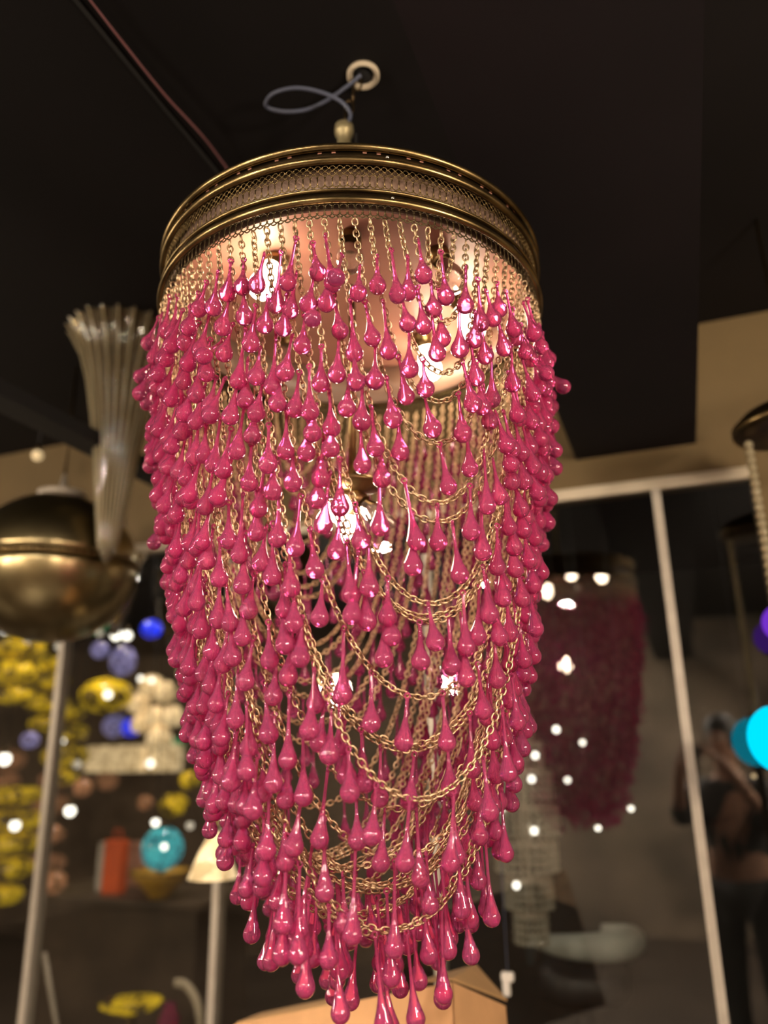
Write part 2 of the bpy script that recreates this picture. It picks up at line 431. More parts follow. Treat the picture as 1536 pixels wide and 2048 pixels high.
# glass drops
def drop_profile(L, rb=.0112, rs=.0020):
    pr = []
    for k in range(0, 8):
        a = PI * .5 * k / 7 * 1.25
        pr.append((max(.0003, rb * math.sin(a)), -L + rb * (1 - math.cos(a))))
    r1, z1 = pr[-1]; zn = -L + rb * 2 + L * .34
    for k in range(1, 8):
        t = k / 7; pr.append((rs + (r1 - rs) * (1 - t) ** 1.9 * (1 - .12 * t), z1 + (zn - z1) * t))
    pr.append((rs * .92, -.012)); pr.append((rs * 1.1, -.0065))
    return pr
VAR = []
for L, rb in ((.060, .0112), (.066, .0112), (.074, .0116), (.080, .0112), (.090, .0110), (.070, .0108), (.104, .0112)):
    mb = MB(); mb.lathe(drop_profile(L, rb), 14)
    lp = [(0.0032 * math.sin(a_), 0, -.0042 - .0032 * math.cos(a_)) for a_ in [2 * PI * k / 8 for k in range(8)]]
    mb.tube(lp, .0013, 6, loop=True)
    # faces to quads only for numpy merging
    quads = [f for f in mb.f if len(f) == 4]
    VAR.append((L, np.array(mb.v), np.array(quads), mesh_from('glass_drop', np.array(mb.v), np.array(quads))))
for v in VAR: v[3].materials.append(M['pink'])
camv = np.array(CAM); ax3 = np.array([AX.x, AX.y, 0])
placed = []; cents = np.zeros((0, 3))
order = list(range(len(drop_sites))); rng.shuffle(order)
for idx in order:
    p, t, li, c = drop_sites[idx]
    rad = np.array([p[0] - AX.x, p[1] - AX.y, 0.0]); rn = np.linalg.norm(rad)
    rad = rad / max(rn, 1e-5)
    depth = (ZTOP - p[2]) / .845
    outw = min(1.0, rn / .10)
    best = None
    for _ in range(9):
        vi = int(rng.integers(0, 6)); L = VAR[vi][0]
        flare = rng.uniform(-.02, .13) * outw
        if depth < .35 and rn > .24: flare += abs(rng.normal(0, .11))
        if .05 < depth < .17 and rng.random() < .06: flare += rng.uniform(.4, .8)
        tan = np.array([-rad[1], rad[0], 0]) * rng.normal(0, .07) 
        d = np.array([0, 0, -1.0]) + rad * flare + tan; d /= np.linalg.norm(d)
        if depth > .86 and rng.random() < .55: vi = 6; L = VAR[6][0]
        p0 = p + rad * .004 * outw + rng.normal(0, .0012, 3)
        cb = p0 + d * (L - .011)
        rr = np.hypot(cb[0] - AX.x, cb[1] - AX.y)
        if cb[2] > ZR - .035: continue
        if len(cents):
            dm = np.min(np.linalg.norm(cents - cb, axis=1))
        else: dm = 1
        if dm > .0215: best = (p0, d, vi, cb); break
    if best is None: continue
    placed.append(best); cents = np.vstack([cents, best[3]])
def dist_cam(b): return np.linalg.norm(b[3] - camv)
# some splayed drops on the rims, as on the photograph
def splay(px, py, qx, qy, rho_extra, vi):
    pass
placed.sort(key=dist_cam)
near, rest = placed[:100], placed[100:]
def dmat(b):
    p0, d, vi, cb = b
    return frame(p0, -d, rng.uniform(0, 6.28))
for b in near:
    o = bpy.data.objects.new('glass_drop', VAR[b[2]][3]); COL.objects.link(o)
    Mx = dmat(b); o.parent = ch; o.matrix_parent_inverse = ch.matrix_world.inverted()
    o.matrix_basis = Matrix([list(r) for r in Mx])
Vs = []; Fs = []; off = 0
for b in rest:
    Vb, Fb = VAR[b[2]][1], VAR[b[2]][2]; Mx = dmat(b)
    Vs.append(Vb @ Mx[:3, :3].T + Mx[:3, 3]); Fs.append(Fb + off); off += len(Vb)
o = put('glass_drop', mesh_from('glass_drops', np.concatenate(Vs), np.concatenate(Fs)), M['pink'], ch)
o['kind'] = 'stuff'
print('DROPS', len(placed), 'sites', len(drop_sites))

# bulbs
def bulb(P, d, lit=True, r=.021, parent=ch):
    d = Vector(d).normalized(); q = Vector((0, 0, -1)).rotation_difference(d).to_matrix()
    prof = [(.0125, 0), (.0125, -.012), (.014, -.02), (.019, -.033), (r, -.045), (r * .95, -.055), (r * .7, -.064), (r * .35, -.0685), (.0005, -.07)]
    mb = MB(); mb.lathe(prof, 24); mb.v = [tuple(q @ Vector(v) + Vector(P)) for v in mb.v]
    mbb = mb
    mb = MB(); mb.lathe([(.0155, .0), (.0155, -.006), (.017, -.006), (.017, .02), (.013, .026), (.004, .03)], 20)
    mb.v = [tuple(q @ Vector(v) + Vector(P)) for v in mb.v]; so = mb.build('bulb_socket', M['brass'], parent)
    return mbb.build('bulb', M['bulb_on'] if lit else M['clear'], so, label='lit bulb' if lit else 'unlit clear bulb')
for (px, py, lit) in ((525, 572, True), (700, 520, False), (905, 560, False), (945, 658, True), (860, 738, True), (560, 735, False)):
    p = atz(px, py, 2.285); outd = Vector((p.x - AX.x, p.y - AX.y, -.35 if lit else -.8))
    n_ = Vector((p.x - AX.x, p.y - AX.y, 0)).normalized()
    dd = Vector((n_.x * .4, n_.y * .4, -1)).normalized()
    bulb(p - dd * .048, dd, lit)
MB().lathe([(.006, 0), (.006, -.36)], 10, C3(2.346)).build('centre_rod', M['brass'], ch)
MB().lathe([(.010, 0), (.045, -.004), (.045, -.010), (.014, -.02), (.010, -.03)], 24, C3(2.0)).build('lamp_holder', M['brass'], ch)
for k in range(3):
    a = math.radians(-115 + 120 * k)
    dd = Vector((math.cos(a) * .8, math.sin(a) * .8, -.6)).normalized()
    bulb(Vector((AX.x, AX.y, 1.972)) + dd * .014, dd, k != 1, r=.011)
# stem, hook, chain and cable above the drum
MB().lathe([(.020, 2.366), (.020, 2.372), (.010, 2.380), (.010, 2.615), (.018, 2.622), (.018, 2.628), (.0125, 2.634), (.0120, 2.660), (.0165, 2.666), (.0175, 2.674), (.0165, 2.684), (.008, 2.688)], 20, (AX.x - .014, AX.y, 0)).build('stem', M['brass_pol'], ch)
MB().tube([(AX.x + .008, AX.y, 2.36), (AX.x + .010, AX.y, 2.66)], .0022, 6).build('cable', M['cord'], ch)
hp = Vector((AX.x + .012, AX.y, HC))
LVb, LFb = base_torus_link(.034, .020, .0022, 16, 8)
mats = []
nk = 4
for k in range(nk):
    z = 2.700 + k * (HC - .018 - 2.700) / (nk - 1)
    x = AX.x - .012 + (hp.x - AX.x + .012) * k / (nk - 1)
    mats.append(frame(np.array([x, AX.y, z]), np.array([.05, 0, 1.]), (k % 2) * PI / 2 + .4))
V, Fq = inst(LVb, LFb, mats)
put('suspension_chain', mesh_from('suspension_chain', V, Fq), M['brass_dark'], ch)
MB().lathe([(.019, -.002), (.026, -.010), (.030, -.006), (.030, 0), (.019, 0)], 32, (hp.x + .012, hp.y, HC), closed=True).build('ceiling_ring', M['cream'], ch)
MB().lathe([(.002, -.004), (.018, -.004), (.018, 0), (.002, 0)], 24, (hp.x + .012, hp.y, HC)).build('ceiling_cup', M['black'], ch)
cp = [atz(722, 150, 2.775), atz(690, 176, 2.76), atz(650, 203, 2.75), atz(610, 220, 2.745), atz(565, 223, 2.74), atz(532, 212, 2.74), atz(545, 188, 2.74),
      atz(590, 176, 2.74), atz(640, 184, 2.735), atz(680, 202, 2.72), atz(700, 225, 2.70), atz(698, 243, 2.68)]
def smooth_pts(P, n=6):
    out = []
    for i in range(len(P) - 1):
        p0 = P[max(i - 1, 0)]; p1 = P[i]; p2 = P[i + 1]; p3 = P[min(i + 2, len(P) - 1)]
        for k in range(n):
            t = k / n
            out.append(.5 * ((2 * p1) + (p2 - p0) * t + (2 * p0 - 5 * p1 + 4 * p2 - p3) * t * t + (3 * p1 - p0 - 3 * p2 + p3) * t ** 3))
    out.append(P[-1]); return out
MB().tube(smooth_pts(cp), .0035, 8).build('cable', M['bluecord'], ch, label='loose grey-blue cable loop')

# thin wire stretched under the ceiling, seam strip
wp = [atz(150, -40, HC - .006), atz(180, 0, HC - .006), atz(250, 90, HC - .006), atz(330, 190, HC - .008), atz(405, 272, HC - .008), atz(460, 345, HC - .006), atz(520, 430, HC - .006)]
tag(MB().tube(smooth_pts(wp), .0022, 6).build('ceiling_wire', M['plumwire']), 'thin plum wire running along the dark ceiling above the chandelier', 'wire')
sbox('trim_9', (-.80, Y0, HC - .003), (-.792, D, HC), M['black'])

# ------------------------------------------------------------------ trumpet lamp
tp = at(246, 596, 1.62); tb = at(232, 1105, 1.62)
H = tp.z - tb.z; tx, ty = (tp.x + tb.x) / 2, 1.62
wr = (at(355, 610, 1.62) - at(128, 610, 1.62)).length / 2
tl = thing('trumpet_pendant', 'tall fluted glass trumpet-shaped pendant lamp with flared scalloped rim hanging left of the pink chandelier', 'pendant lamp', (tx, ty, tb.z))
prof_o = [(.004, 0), (.011, .01), (.014, .03), (.020, .10), (.029, .20), (.040, .30), (.051, .38), (.064, .44), (.083, .49), (.104, .52), (.118, .545), (.121, .57), (.115, .588), (.104, .597)]
k_h = H / .597; k_r = wr / .121
prof_o = [(r * k_r, z * k_h) for r, z in prof_o]
prof_i = [(max(.002, r - .004), z + .002) for r, z in reversed(prof_o)]
MB().lathe(prof_o + prof_i, 144, (tx, ty, tb.z), flute=(24, .055), closed=True).build('glass_shade', M['crystal'], tl)
for k in range(24):                       # ribs of beads
    a = 2 * PI * k / 24
    pts = [(tx + (r * 1.06 + .001) * math.cos(a), ty + (r * 1.06 + .001) * math.sin(a), tb.z + z) for r, z in prof_o]
    MB().tube(pts, .0032, 5).build('rib', M['bead'], tl)
MB().lathe([(.001, -.03), (.012, -.018), (.018, -.004), (.020, .010), (.012, .02)], 16, (tx, ty, tb.z)).build('finial', M['crystal'], tl)
MB().lathe([(.010, 0), (.014, .006), (.05, .012), (.05, .018), (.006, .03)], 20, (tx, ty, tp.z - .03)).build('lamp_plate', M['brass_dark'], tl)
MB().tube([(tx, ty, tp.z), (tx, ty, HC)], .003, 6).build('cord', M['cord'], tl)
MB().tube([(tx - .045, ty, tp.z + .125), (tx - .02, ty, tp.z + .105), (tx, ty, tp.z + .075), (tx + .01, ty, tp.z + .055)], .006, 8).build('hanger_arm', M['alu'], tl)
MB().ball((tx - .05, ty, tp.z + .130), .011, 12).build('crystal_bead', M['crystal'], tl)
MB().ball((tx + .012, ty, tp.z + .04), .012, 12).build('crystal_bead', M['crystal'], tl)
MB().ball((tx + .05, ty, tp.z + .135), .009, 12).build('crystal_bead', M['crystal'], tl)

# ------------------------------------------------------------------ brass ball lamp
bc = at(108, 1135, 1.72); br = (at(236, 1130, 1.72) - at(-20, 1130, 1.72)).length / 2 * .97
bl = thing('ball_pendant', 'large brass ball pendant lamp with a pierced band round its middle at the left edge', 'pendant lamp', tuple(bc))
def sph(r, a0, a1, n, c): return [(max(.001, r * math.sin(a0 + (a1 - a0) * k / n)), c - r * .93 * math.cos(a0 + (a1 - a0) * k / n)) for k in range(n + 1)]
M['brass_brush'] = pmat('brushed_brass', (0.42, 0.33, 0.17), 0.28, metal=1.0, var=0.3, scale=14)
MB().lathe([(.001, -br * .93)] + sph(br, 0.02, PI / 2 - .03, 16, 0), 64, (bc.x, bc.y, bc.z)).build('lower_bowl', M['brass_brush'], bl)
MB().lathe(sph(br, PI / 2 + .03, PI - .2, 16, 0), 64, (bc.x, bc.y, bc.z)).build('upper_dome', M['brass_brush'], bl)
mb = MB()
for k in range(72):
    a = 2 * PI * k / 72; mb.ball((bc.x + br * 1.0 * math.cos(a), bc.y + br * 1.0 * math.sin(a), bc.z), .0045, 6, m=5)
mb.lathe([(br * .985, -.008), (br * 1.0, -.008), (br * 1.0, .008), (br * .985, .008)], 64, (bc.x, bc.y, bc.z), closed=True)
mb.build('pierced_band', M['lattice'], bl)
MB().lathe([(br * .22, br * .90), (br * .30, br * .91), (br * .30, br * .97), (br * .06, br * 1.02), (.004, br * 1.25)], 32, (bc.x, bc.y, bc.z)).build('cap', M['alu'], bl)
MB().tube([(bc.x, bc.y, bc.z + br * 1.1), (bc.x, bc.y, HC)], .005, 8).build('rod', M['brass_dark'], bl)

# ------------------------------------------------------------------ dark disc lamp on the right with bead strand
dc = at(1590, 850, 1.75)
dr = (at(1590, 850, 1.75) - at(1463, 850, 1.75)).length
dl_ = thing('disc_pendant', 'dark round pendant lamp with a bead strand hanging below it at the right edge', 'pendant lamp', tuple(dc))
MB().lathe([(.01, -.012), (dr * .90, -.016), (dr, -.006), (dr * .99, .006), (dr * .80, .03), (dr * .4, .05), (.01, .06)], 48, tuple(dc)).build('drum', M['brass_dark'], dl_)
MB().lathe([(dr * .985, -.012), (dr * 1.01, -.008), (dr * 1.01, .004), (dr * .985, .004)], 48, tuple(dc), closed=True).build('rim', M['brass'], dl_)
for (px0) in (1497,):
    top = at(px0, 890, 1.75)
    mb = MB(); zz = top.z
    while zz > top.z - .62:
        mb.ball((top.x, top.y, zz), .0105, 8, m=6); zz -= .018
    mb.build('bead_strand', M['bead'], dl_)
MB().tube([(dc.x, dc.y, dc.z + .05), (dc.x, dc.y, HC)], .004, 8).build('rod', M['brass_dark'], dl_)

# ------------------------------------------------------------------ lit coloured lamps
def mosaic(name, col, col2, es, scale=55):
    mt, nt, p, out = base(name)
    tc = N(nt, 'ShaderNodeTexCoord'); vo = N(nt, 'ShaderNodeTexVoronoi'); vo.inputs['Scale'].default_value = scale
    nt.links.new(tc.outputs['Object'], vo.inputs['Vector'])
    sp = N(nt, 'ShaderNodeSeparateColor'); nt.links.new(vo.outputs['Color'], sp.inputs[0])
    r = N(nt, 'ShaderNodeValToRGB'); r.color_ramp.elements[0].color = (*col2, 1); r.color_ramp.elements[1].color = (*col, 1)
    r.color_ramp.elements[0].position = .2; r.color_ramp.elements[1].position = .7
    nt.links.new(sp.outputs[0], r.inputs[0]); nt.links.new(r.outputs[0], p.inputs['Base Color']); nt.links.new(r.outputs[0], p.inputs['Emission Color'])
    p.inputs['Emission Strength'].default_value = es; p.inputs['Roughness'].default_value = .15
    return mt
M['yel'] = mosaic('yellow_mosaic', (0.80, 0.55, 0.02), (0.04, 0.025, 0.01), .22, 24)
M['blue'] = mosaic('blue_glass', (0.02, 0.04, 0.9), (0.01, 0.02, 0.35), .8)
M['lav'] = mosaic('lavender_glass', (0.30, 0.28, 0.60), (0.10, 0.09, 0.2), .3)
M['turq'] = mosaic('turquoise_mosaic', (0.06, 0.45, 0.5), (0.02, 0.12, 0.16), .5)
M['cyan'] = emat('lit_cyan_glass', (0.0, 0.50, 0.72), 0.85)
M['violet'] = emat('lit_violet_glass', (0.16, 0.03, 0.55), 0.55)
M['whiteb'] = emat('small_lit_bulb', (1.0, 0.93, 0.80), 2.6)
M['dimb'] = emat('small_dim_bulb', (1.0, 0.86, 0.66), 0.55)
M['creamglow'] = mosaic('cream_lit_glass', (0.78, 0.58, 0.32), (0.45, 0.32, 0.16), .55, 30)
M['copper'] = mosaic('copper_glass', (0.45, 0.20, 0.10), (0.14, 0.07, 0.03), .25)
M['green'] = mosaic('green_glass', (0.02, 0.30, 0.12), (0.01, 0.1, 0.04), .5)

GRP = 'lit lamps behind the glass'
def pxr(px, py, Y, n): return (at(px + n, py, Y) - at(px, py, Y)).length
def cord(t, p, z0):
    MB().tube([(p.x, p.y, z0), (p.x, p.y, HC)], .0022, 6).build('cord', M['cord'], t)
def globe_lamp(px, py, Y, rpx, mt, label, sq=1.0, bulbs=((0, 0),), name='mosaic_lamp', grp=GRP):
    p = at(px, py, Y); r = pxr(px, py, Y, rpx)
    t = thing(name, label, 'hanging lamp', tuple(p), grp)
    pr = [(max(.002, r * math.sin(PI * k / 16)), -r * sq * math.cos(PI * k / 16)) for k in range(17)]
    MB().lathe(pr, 28, tuple(p)).build('shade', mt, t)
    MB().lathe([(r * .32, r * sq * .93), (r * .34, r * sq * .97), (r * .15, r * sq * 1.12), (.004, r * sq * 1.25)], 16, tuple(p)).build('cap', M['brass_dark'], t)
    MB().lathe([(.002, -r * sq * 1.22), (r * .10, -r * sq * 1.1), (r * .2, -r * sq * .96)], 12, tuple(p)).build('finial', M['brass_dark'], t)
    toc = (CAM - p).normalized()
    for bx, by in bulbs:                   # lit bulb seen at the shade's open front
        q = p + RT * bx * r + UP * by * r * sq + toc * r * (1 - .55 * (abs(bx) + abs(by)) / 2) * max(1, .98)
        MB().ball(q, max(.008, r * .14), 12, m=8).build('bulb', M['whiteb'], t)
    cord(t, p, p.z + r * sq * 1.2); return t
def tier_lamp(px, py, Y, w, tiers, mt, label, name='tiered_lamp', grp=GRP, bulbs=()):
    """a vertical stack of flattened glass tiers"""
    p = at(px, py, Y); s = pxr(px, py, Y, 1.0)
    t = thing(name, label, 'hanging lamp', tuple(p), grp)
    for dy, rp, hp_ in tiers:
        r = rp * s; h = hp_ * s; z = -dy * s
        MB().lathe([(r * .35, -h * .5), (r * .8, -h * .38), (r, 0), (r * .8, h * .38), (r * .35, h * .5)], 24, (p.x, p.y, p.z + z)).build('tier', mt, t)
    z0 = p.z - tiers[-1][0] * s - tiers[-1][2] * s; z1 = p.z - tiers[0][0] * s + tiers[0][2] * s
    MB().tube([(p.x, p.y, z0), (p.x, p.y, z1)], .005, 8).build('rod', M['brass'], t)
    for bx, dy in bulbs:
        q = p + RT * bx * s + Vector((0, 0, -dy * s)) - fwd * (w * s)
        MB().ball(q, .013, 12, m=8).build('bulb', M['whiteb'], t)
    cord(t, p, z1); return t
def bulb_pendant(px, py, Y, rpx, label, mt=None):
    p = at(px, py, Y); r = pxr(px, py, Y, rpx)
    t = thing('bulb_pendant', label, 'hanging lamp', tuple(p), 'bare lit bulbs behind the glass')
    MB().ball(p, r, 14, m=10).build('bulb', mt or M['whiteb'], t)
    MB().lathe([(r * .6, r * .8), (r * .6, r * 1.8), (r * .2, r * 2.2)], 12, tuple(p)).build('socket', M['brass_dark'], t)
    cord(t, p, p.z + r * 2.1); return t

YB = 4.0
tier_lamp(45, 1250, 3.5, 30, [(0, 30, 18), (35, 42, 30), (72, 46, 34), (105, 34, 26)], M['yel'], 'yellow tiered glass lamp nearest the left edge, just under the brass ball', bulbs=((-12, 5),))
tier_lamp(105, 1325, 4.1, 30, [(0, 22, 20), (28, 30, 24), (62, 34, 26), (92, 26, 20)], M['yel'], 'yellow tiered glass lamp crossed by the upper left post')
tier_lamp(140, 1425, 4.7, 30, [(0, 26, 22), (30, 34, 24), (66, 38, 30), (96, 22, 22)], M['yel'], 'yellow tiered glass lamp just right of the left post, below the white bulbs', bulbs=((5, 35),))
globe_lamp(213, 1391, 3.6, 43, M['yel'], 'wide yellow mosaic globe lamp with one bright bulb, right of the left post', .66, ((.05, .05),))
globe_lamp(303, 1258, 3.45, 17, M['blue'], 'small bright blue globe lamp, uppermost of the blue lamps', .9, ())
globe_lamp(262, 1455, 4.3, 16, M['blue'], 'deep blue globe lamp under the wide yellow mosaic globe', .9, ())
globe_lamp(230, 1452, 4.9, 20, M['lav'], 'dim lavender globe lamp touching the lower blue globe on its left', .9, ())
globe_lamp(246, 1322, 3.15, 21, M['lav'], 'lavender glass globe lamp between the upper white bulbs and the yellow mosaic globe', 1.2, ())
globe_lamp(200, 1300, 2.9, 14, M['lav'], 'small pale blue globe lamp under the left white bulbs', 1.0, ())
globe_lamp(190, 1248, 3.9, 20, M['green'], 'green glass lamp partly behind the brass ball', .8, ())
globe_lamp(325, 1697, 3.1, 35, M['turq'], 'turquoise mosaic globe lamp with one bright bulb above the amber bowl', 1.0, ((.08, .08),))
bulbY = [3.05, 2.75, 2.7, 2.95, 3.3, 2.9, 2.6, 2.85, 3.3, 2.55, 3.45, 3.2, 2.65, 2.85]
for px, py, r, lab in ((130, 1294, 9, 'bright bare bulb on the left post, under the brass ball'), (117, 1293, 6, 'smaller bare bulb touching the bright one under the brass ball'),
                       (232, 1270, 9, 'bright bare bulb, left one of the close pair right of the brass ball'), (254, 1271, 8, 'bright bare bulb, right one of the close pair right of the brass ball'),
                       (200, 1266, 6, 'dim bare bulb left of the close pair'), (28, 1248, 7, 'bare bulb at the lower left rim of the brass ball'),
                       (9, 1518, 10, 'bright bare bulb at the left edge'), (140, 1622, 9, 'bright bare bulb right of the left post, lower middle'),
                       (30, 1651, 8, 'bare bulb among the yellow tiers near the left edge'), (78, 1766, 7, 'lowest bare bulb, on the left post'),
                       (103, 1555, 7, 'dim bare bulb on the left post beside the cream shades'), (154, 1528, 7, 'dim bare bulb just left of the cream shades'),
                       (311, 1645, 7, 'bare bulb directly above the turquoise mosaic globe'), (380, 1651, 7, 'bare bulb right of and above the turquoise globe'),
                       (75, 911, 8, 'dim bulb high on the left above the brass ball')):
    if py < 1000:
        bulb_pendant(px, py, 1.95, r, lab, M['creamglow'])
    else: bulb_pendant(px, py, bulbY.pop(0), r * .9, lab, M['dimb'] if ('dim' in lab or (px, py) in ((78, 1766), (380, 1651), (117, 1293))) else None)
# cream cluster lamp
def cluster(px, py, Y, items, label, mt):
    p = at(px, py, Y); s = pxr(px, py, Y, 1.0)
    t = thing('cluster_lamp', label, 'hanging lamp', tuple(p), None)
    top = max(-dy for dx, dy, r in items)
    for dx, dy, r in items:
        q = p + Vector((dx * s, 0, -dy * s))
        MB().lathe([(r * s * .3, r * s * .7), (r * s * .7, r * s * .5), (r * s, -r * s * .2), (r * s * .85, -r * s * .8), (r * s * .3, -r * s)], 20, tuple(q)).build('shade', mt, t)
        MB().tube([tuple(q + Vector((0, 0, r * s * .6))), (p.x, p.y, q.z + r * s * 1.2), (p.x, p.y, p.z + top * s + .1)], .004, 6).build('arm', M['brass'], t)
    cord(t, p, p.z + top * s + .08)
    return t, p, s
t, p, s = cluster(305, 1420, 3.9, [(-28, -15, 20), (-5, -42, 22), (22, -32, 20), (10, 8, 20), (38, 8, 20), (18, 42, 22), (-20, 18, 18)], 'cream frosted cluster lamp with many small shades above the long cream shade', M['creamglow'])
for dx, dy in ((2, -48), (24, -44)): MB().ball(p + Vector((dx * s, -.14, -dy * s)), .014, 12).build('bulb', M['whiteb'], t)
# long cream shade
p = at(265, 1517, 5.2); s = pxr(265, 1517, 5.2, 1)
t = thing('long_shade_lamp', 'long cream horizontal lamp with three fused shades, one bright bulb at its right end', 'hanging lamp', tuple(p))
for dx, wd in ((-62, 52), (-4, 62), (62, 52)):
    MB().box((p.x + dx * s, p.y, p.z), (wd * s * 1.12, .12, 42 * s)).build('shade', M['creamglow'], t, bevel=.02, smooth=False)
MB().ball(p + Vector((47 * s, -.075, -8 * s)), .026, 12).build('bulb', M['whiteb'], t)
MB().tube([(p.x - .2, p.y, p.z + .06), (p.x + .2, p.y, p.z + .06)], .005, 6).build('bar', M['brass'], t)
cord(t, p, p.z + .06)
# copper and yellow tiers lower left
tier_lamp(30, 1590, 4.3, 30, [(0, 44, 26), (36, 56, 26), (68, 50, 30), (104, 40, 30), (140, 30, 26)], M['yel'], 'yellow tiered glass lamp at the left edge beside the lower left post', bulbs=())
tier_lamp(110, 1560, 5.5, 30, [(0, 26, 24), (36, 30, 26), (80, 24, 22), (120, 30, 24)], M['copper'], 'copper-coloured tiered lamp behind the lower left post')
tier_lamp(20, 1520, 5.0, 30, [(0, 24, 30), (30, 20, 20)], M['copper'], 'copper-coloured lamp at the left edge above the yellow tiers')
globe_lamp(108, 1765, 3.0, 20, M['copper'], 'small copper globe lamp low beside the left post', .9, ())
globe_lamp(348, 1610, 4.6, 24, M['yel'], 'small yellow mosaic globe lamp just above the bulbs over the turquoise globe', .8, ())
for px, py, Y, r, mt_, lab in ((165, 1575, 3.35, 16, 'copper', 'small copper globe lamp below the left end of the long cream shade'),
                           (215, 1560, 5.6, 18, 'copper', 'dim copper globe lamp under the middle of the long cream shade'),
                           (105, 1668, 3.15, 16, 'copper', 'copper globe lamp beside the left post, above the lowest bare bulb'),
                           (378, 1560, 3.5, 16, 'yel', 'dim yellow globe lamp at the edge of the drops, above the bulbs'),
                           (290, 1605, 3.8, 13, 'copper', 'tiny copper globe lamp left of the small yellow globe'),
                           (60, 1480, 3.0, 14, 'lav', 'dim lavender globe lamp at far left between the yellow tiers'),
                           (372, 1345, 2.9, 15, 'creamglow', 'small cream globe lamp at the edge of the pink drops'),
                           (352, 1490, 6.0, 14, 'green', 'small green globe lamp at the right end of the long cream shade')):
    globe_lamp(px, py, Y, r, M[mt_], lab, .9, ())
# cream cone lamps
def cone_lamp(px, py, Y, rp, hp_, label, mt, inv=False, name='cone_lamp'):
    p = at(px, py, Y); s = pxr(px, py, Y, 1)
    t = thing(name, label, 'hanging lamp', tuple(p))
    r = rp * s; h = hp_ * s
    pr = [(r * .12, h * .5), (r * .3, h * .3), (r * .62, 0), (r, -h * .5), (r * .94, -h * .5), (r * .56, -.02 * h), (r * .25, h * .26), (r * .10, h * .44)]
    if inv: pr = [(a_, -b_) for a_, b_ in pr][::-1]
    MB().lathe(pr, 32, tuple(p), flute=(16, .02), closed=True).build('shade', mt, t)
    MB().lathe([(.004, -.02), (.014, -.01), (.014, .02), (.004, .03)], 12, (p.x, p.y, p.z + h * .5)).build('cap', M['brass'], t)
    cord(t, p, p.z + h * .5); return t
cone_lamp(428, 1705, 2.0, 42, 80, 'cream fluted cone lampshade low at the left of the pink drops', M['creamglow'])
cone_lamp(236, 1190, 2.05, 42, 130, 'pale inverted glass cone lamp behind the brass ball', M['crystal'], inv=True)
# cyan and violet lamps on the right
def stand_lamp(px, py, Y, rpx, mt, label, name, sq):
    p = at(px, py, Y); r = pxr(px, py, Y, rpx)
    t = thing(name, label, 'lamp', (p.x, p.y, 0))
    MB().lathe([(max(.002, r * math.sin(PI * k / 16)), -r * sq * math.cos(PI * k / 16)) for k in range(17)], 32, tuple(p)).build('shade', mt, t)
    MB().lathe([(.10, 0), (.10, .012), (.012, .03), (.009, p.z - r * sq - .01), (.03, p.z - r * sq * .97)], 24, (p.x, p.y, 0)).build('stand', M['brass_dark'], t)
    MB().lathe([(r * .3, r * sq * .95), (r * .12, r * sq * 1.08), (.003, r * sq * 1.15)], 16, tuple(p)).build('finial', M['brass_dark'], t)
stand_lamp(1560, 1478, 1.85, 68, M['cyan'], 'glowing cyan glass lamp cut off by the right edge', 'cyan_lamp', 1.1)
stand_lamp(1564, 1246, 2.06, 42, M['violet'], 'glowing violet glass lamp at the right edge under the bead strand', 'violet_lamp', 1.0)
for px, py in ((1459, 1515), ):
    bulb_pendant(1508, 1552, 2.75, 5, 'small dim bulb below the cyan lamp, behind the glass', M['creamglow'])

# ------------------------------------------------------------------ crystal chandelier behind the glass
YC = 2.62
p = at(1045, 1590, YC); s = pxr(1045, 1590, YC, 1)
t = thing('crystal_chandelier', 'silver tiered crystal chandelier behind the glass, right of the pink drops', 'chandelier', tuple(p))
M['sil'] = glassmat('silver_crystal', (0.8, 0.78, 0.72), (0.7, 0.68, 0.6), 0.15, 0.65, rough=0.1, softcol=(0.85, 0.80, 0.68))
for dy, rp in ((-150, 26), (-100, 44), (-45, 58), (20, 66), (85, 58), (150, 44), (210, 30)):
    mb = MB(); r = rp * s; z = p.z - dy * s
    mb.lathe([(r - .004, -.004), (r + .004, -.004), (r + .004, .004), (r - .004, .004)], 32, (p.x, p.y, z), closed=True); mb.build('ring', M['alu'], t)
    mb = MB()
    for k in range(int(10 + rp / 4)):
        a = 2 * PI * k / int(10 + rp / 4)
        for q_ in range(4): mb.ball((p.x + r * math.cos(a), p.y + r * math.sin(a), z - .012 - q_ * .022), .008, 6, 1.3, 5)
    mb.build('crystal_fringe', M['sil'], t)
MB().lathe([(.008, -.34), (.02, -.3), (.008, -.22), (.03, -.1), (.01, 0), (.03, .12), (.008, .3)], 16, tuple(p)).build('column', M['alu'], t)
for dx, dy in ((0, -150), (42, -75), (86, -122 + 0), (-10, 155), (32, -32), (30, 60), (-30, 20)):
    MB().ball(p + Vector((dx * s, -.10, -dy * s)), .010, 12).build('bulb', M['whiteb'], t)
cord(t, p, p.z + .3)
for px, py, lab in ((1165, 1485, 'small bare bulb over the lower left of the pink reflection'), (1135, 1560, 'small bare bulb over the middle of the pink reflection'),
                    (1262, 1617, 'small bare bulb at the lower right of the pink reflection'), (1196, 1656, 'small bare bulb at the tip of the pink reflection')):
    bulb_pendant(px, py, 2.55 + .12 * ((px + py) % 4), 5, lab)

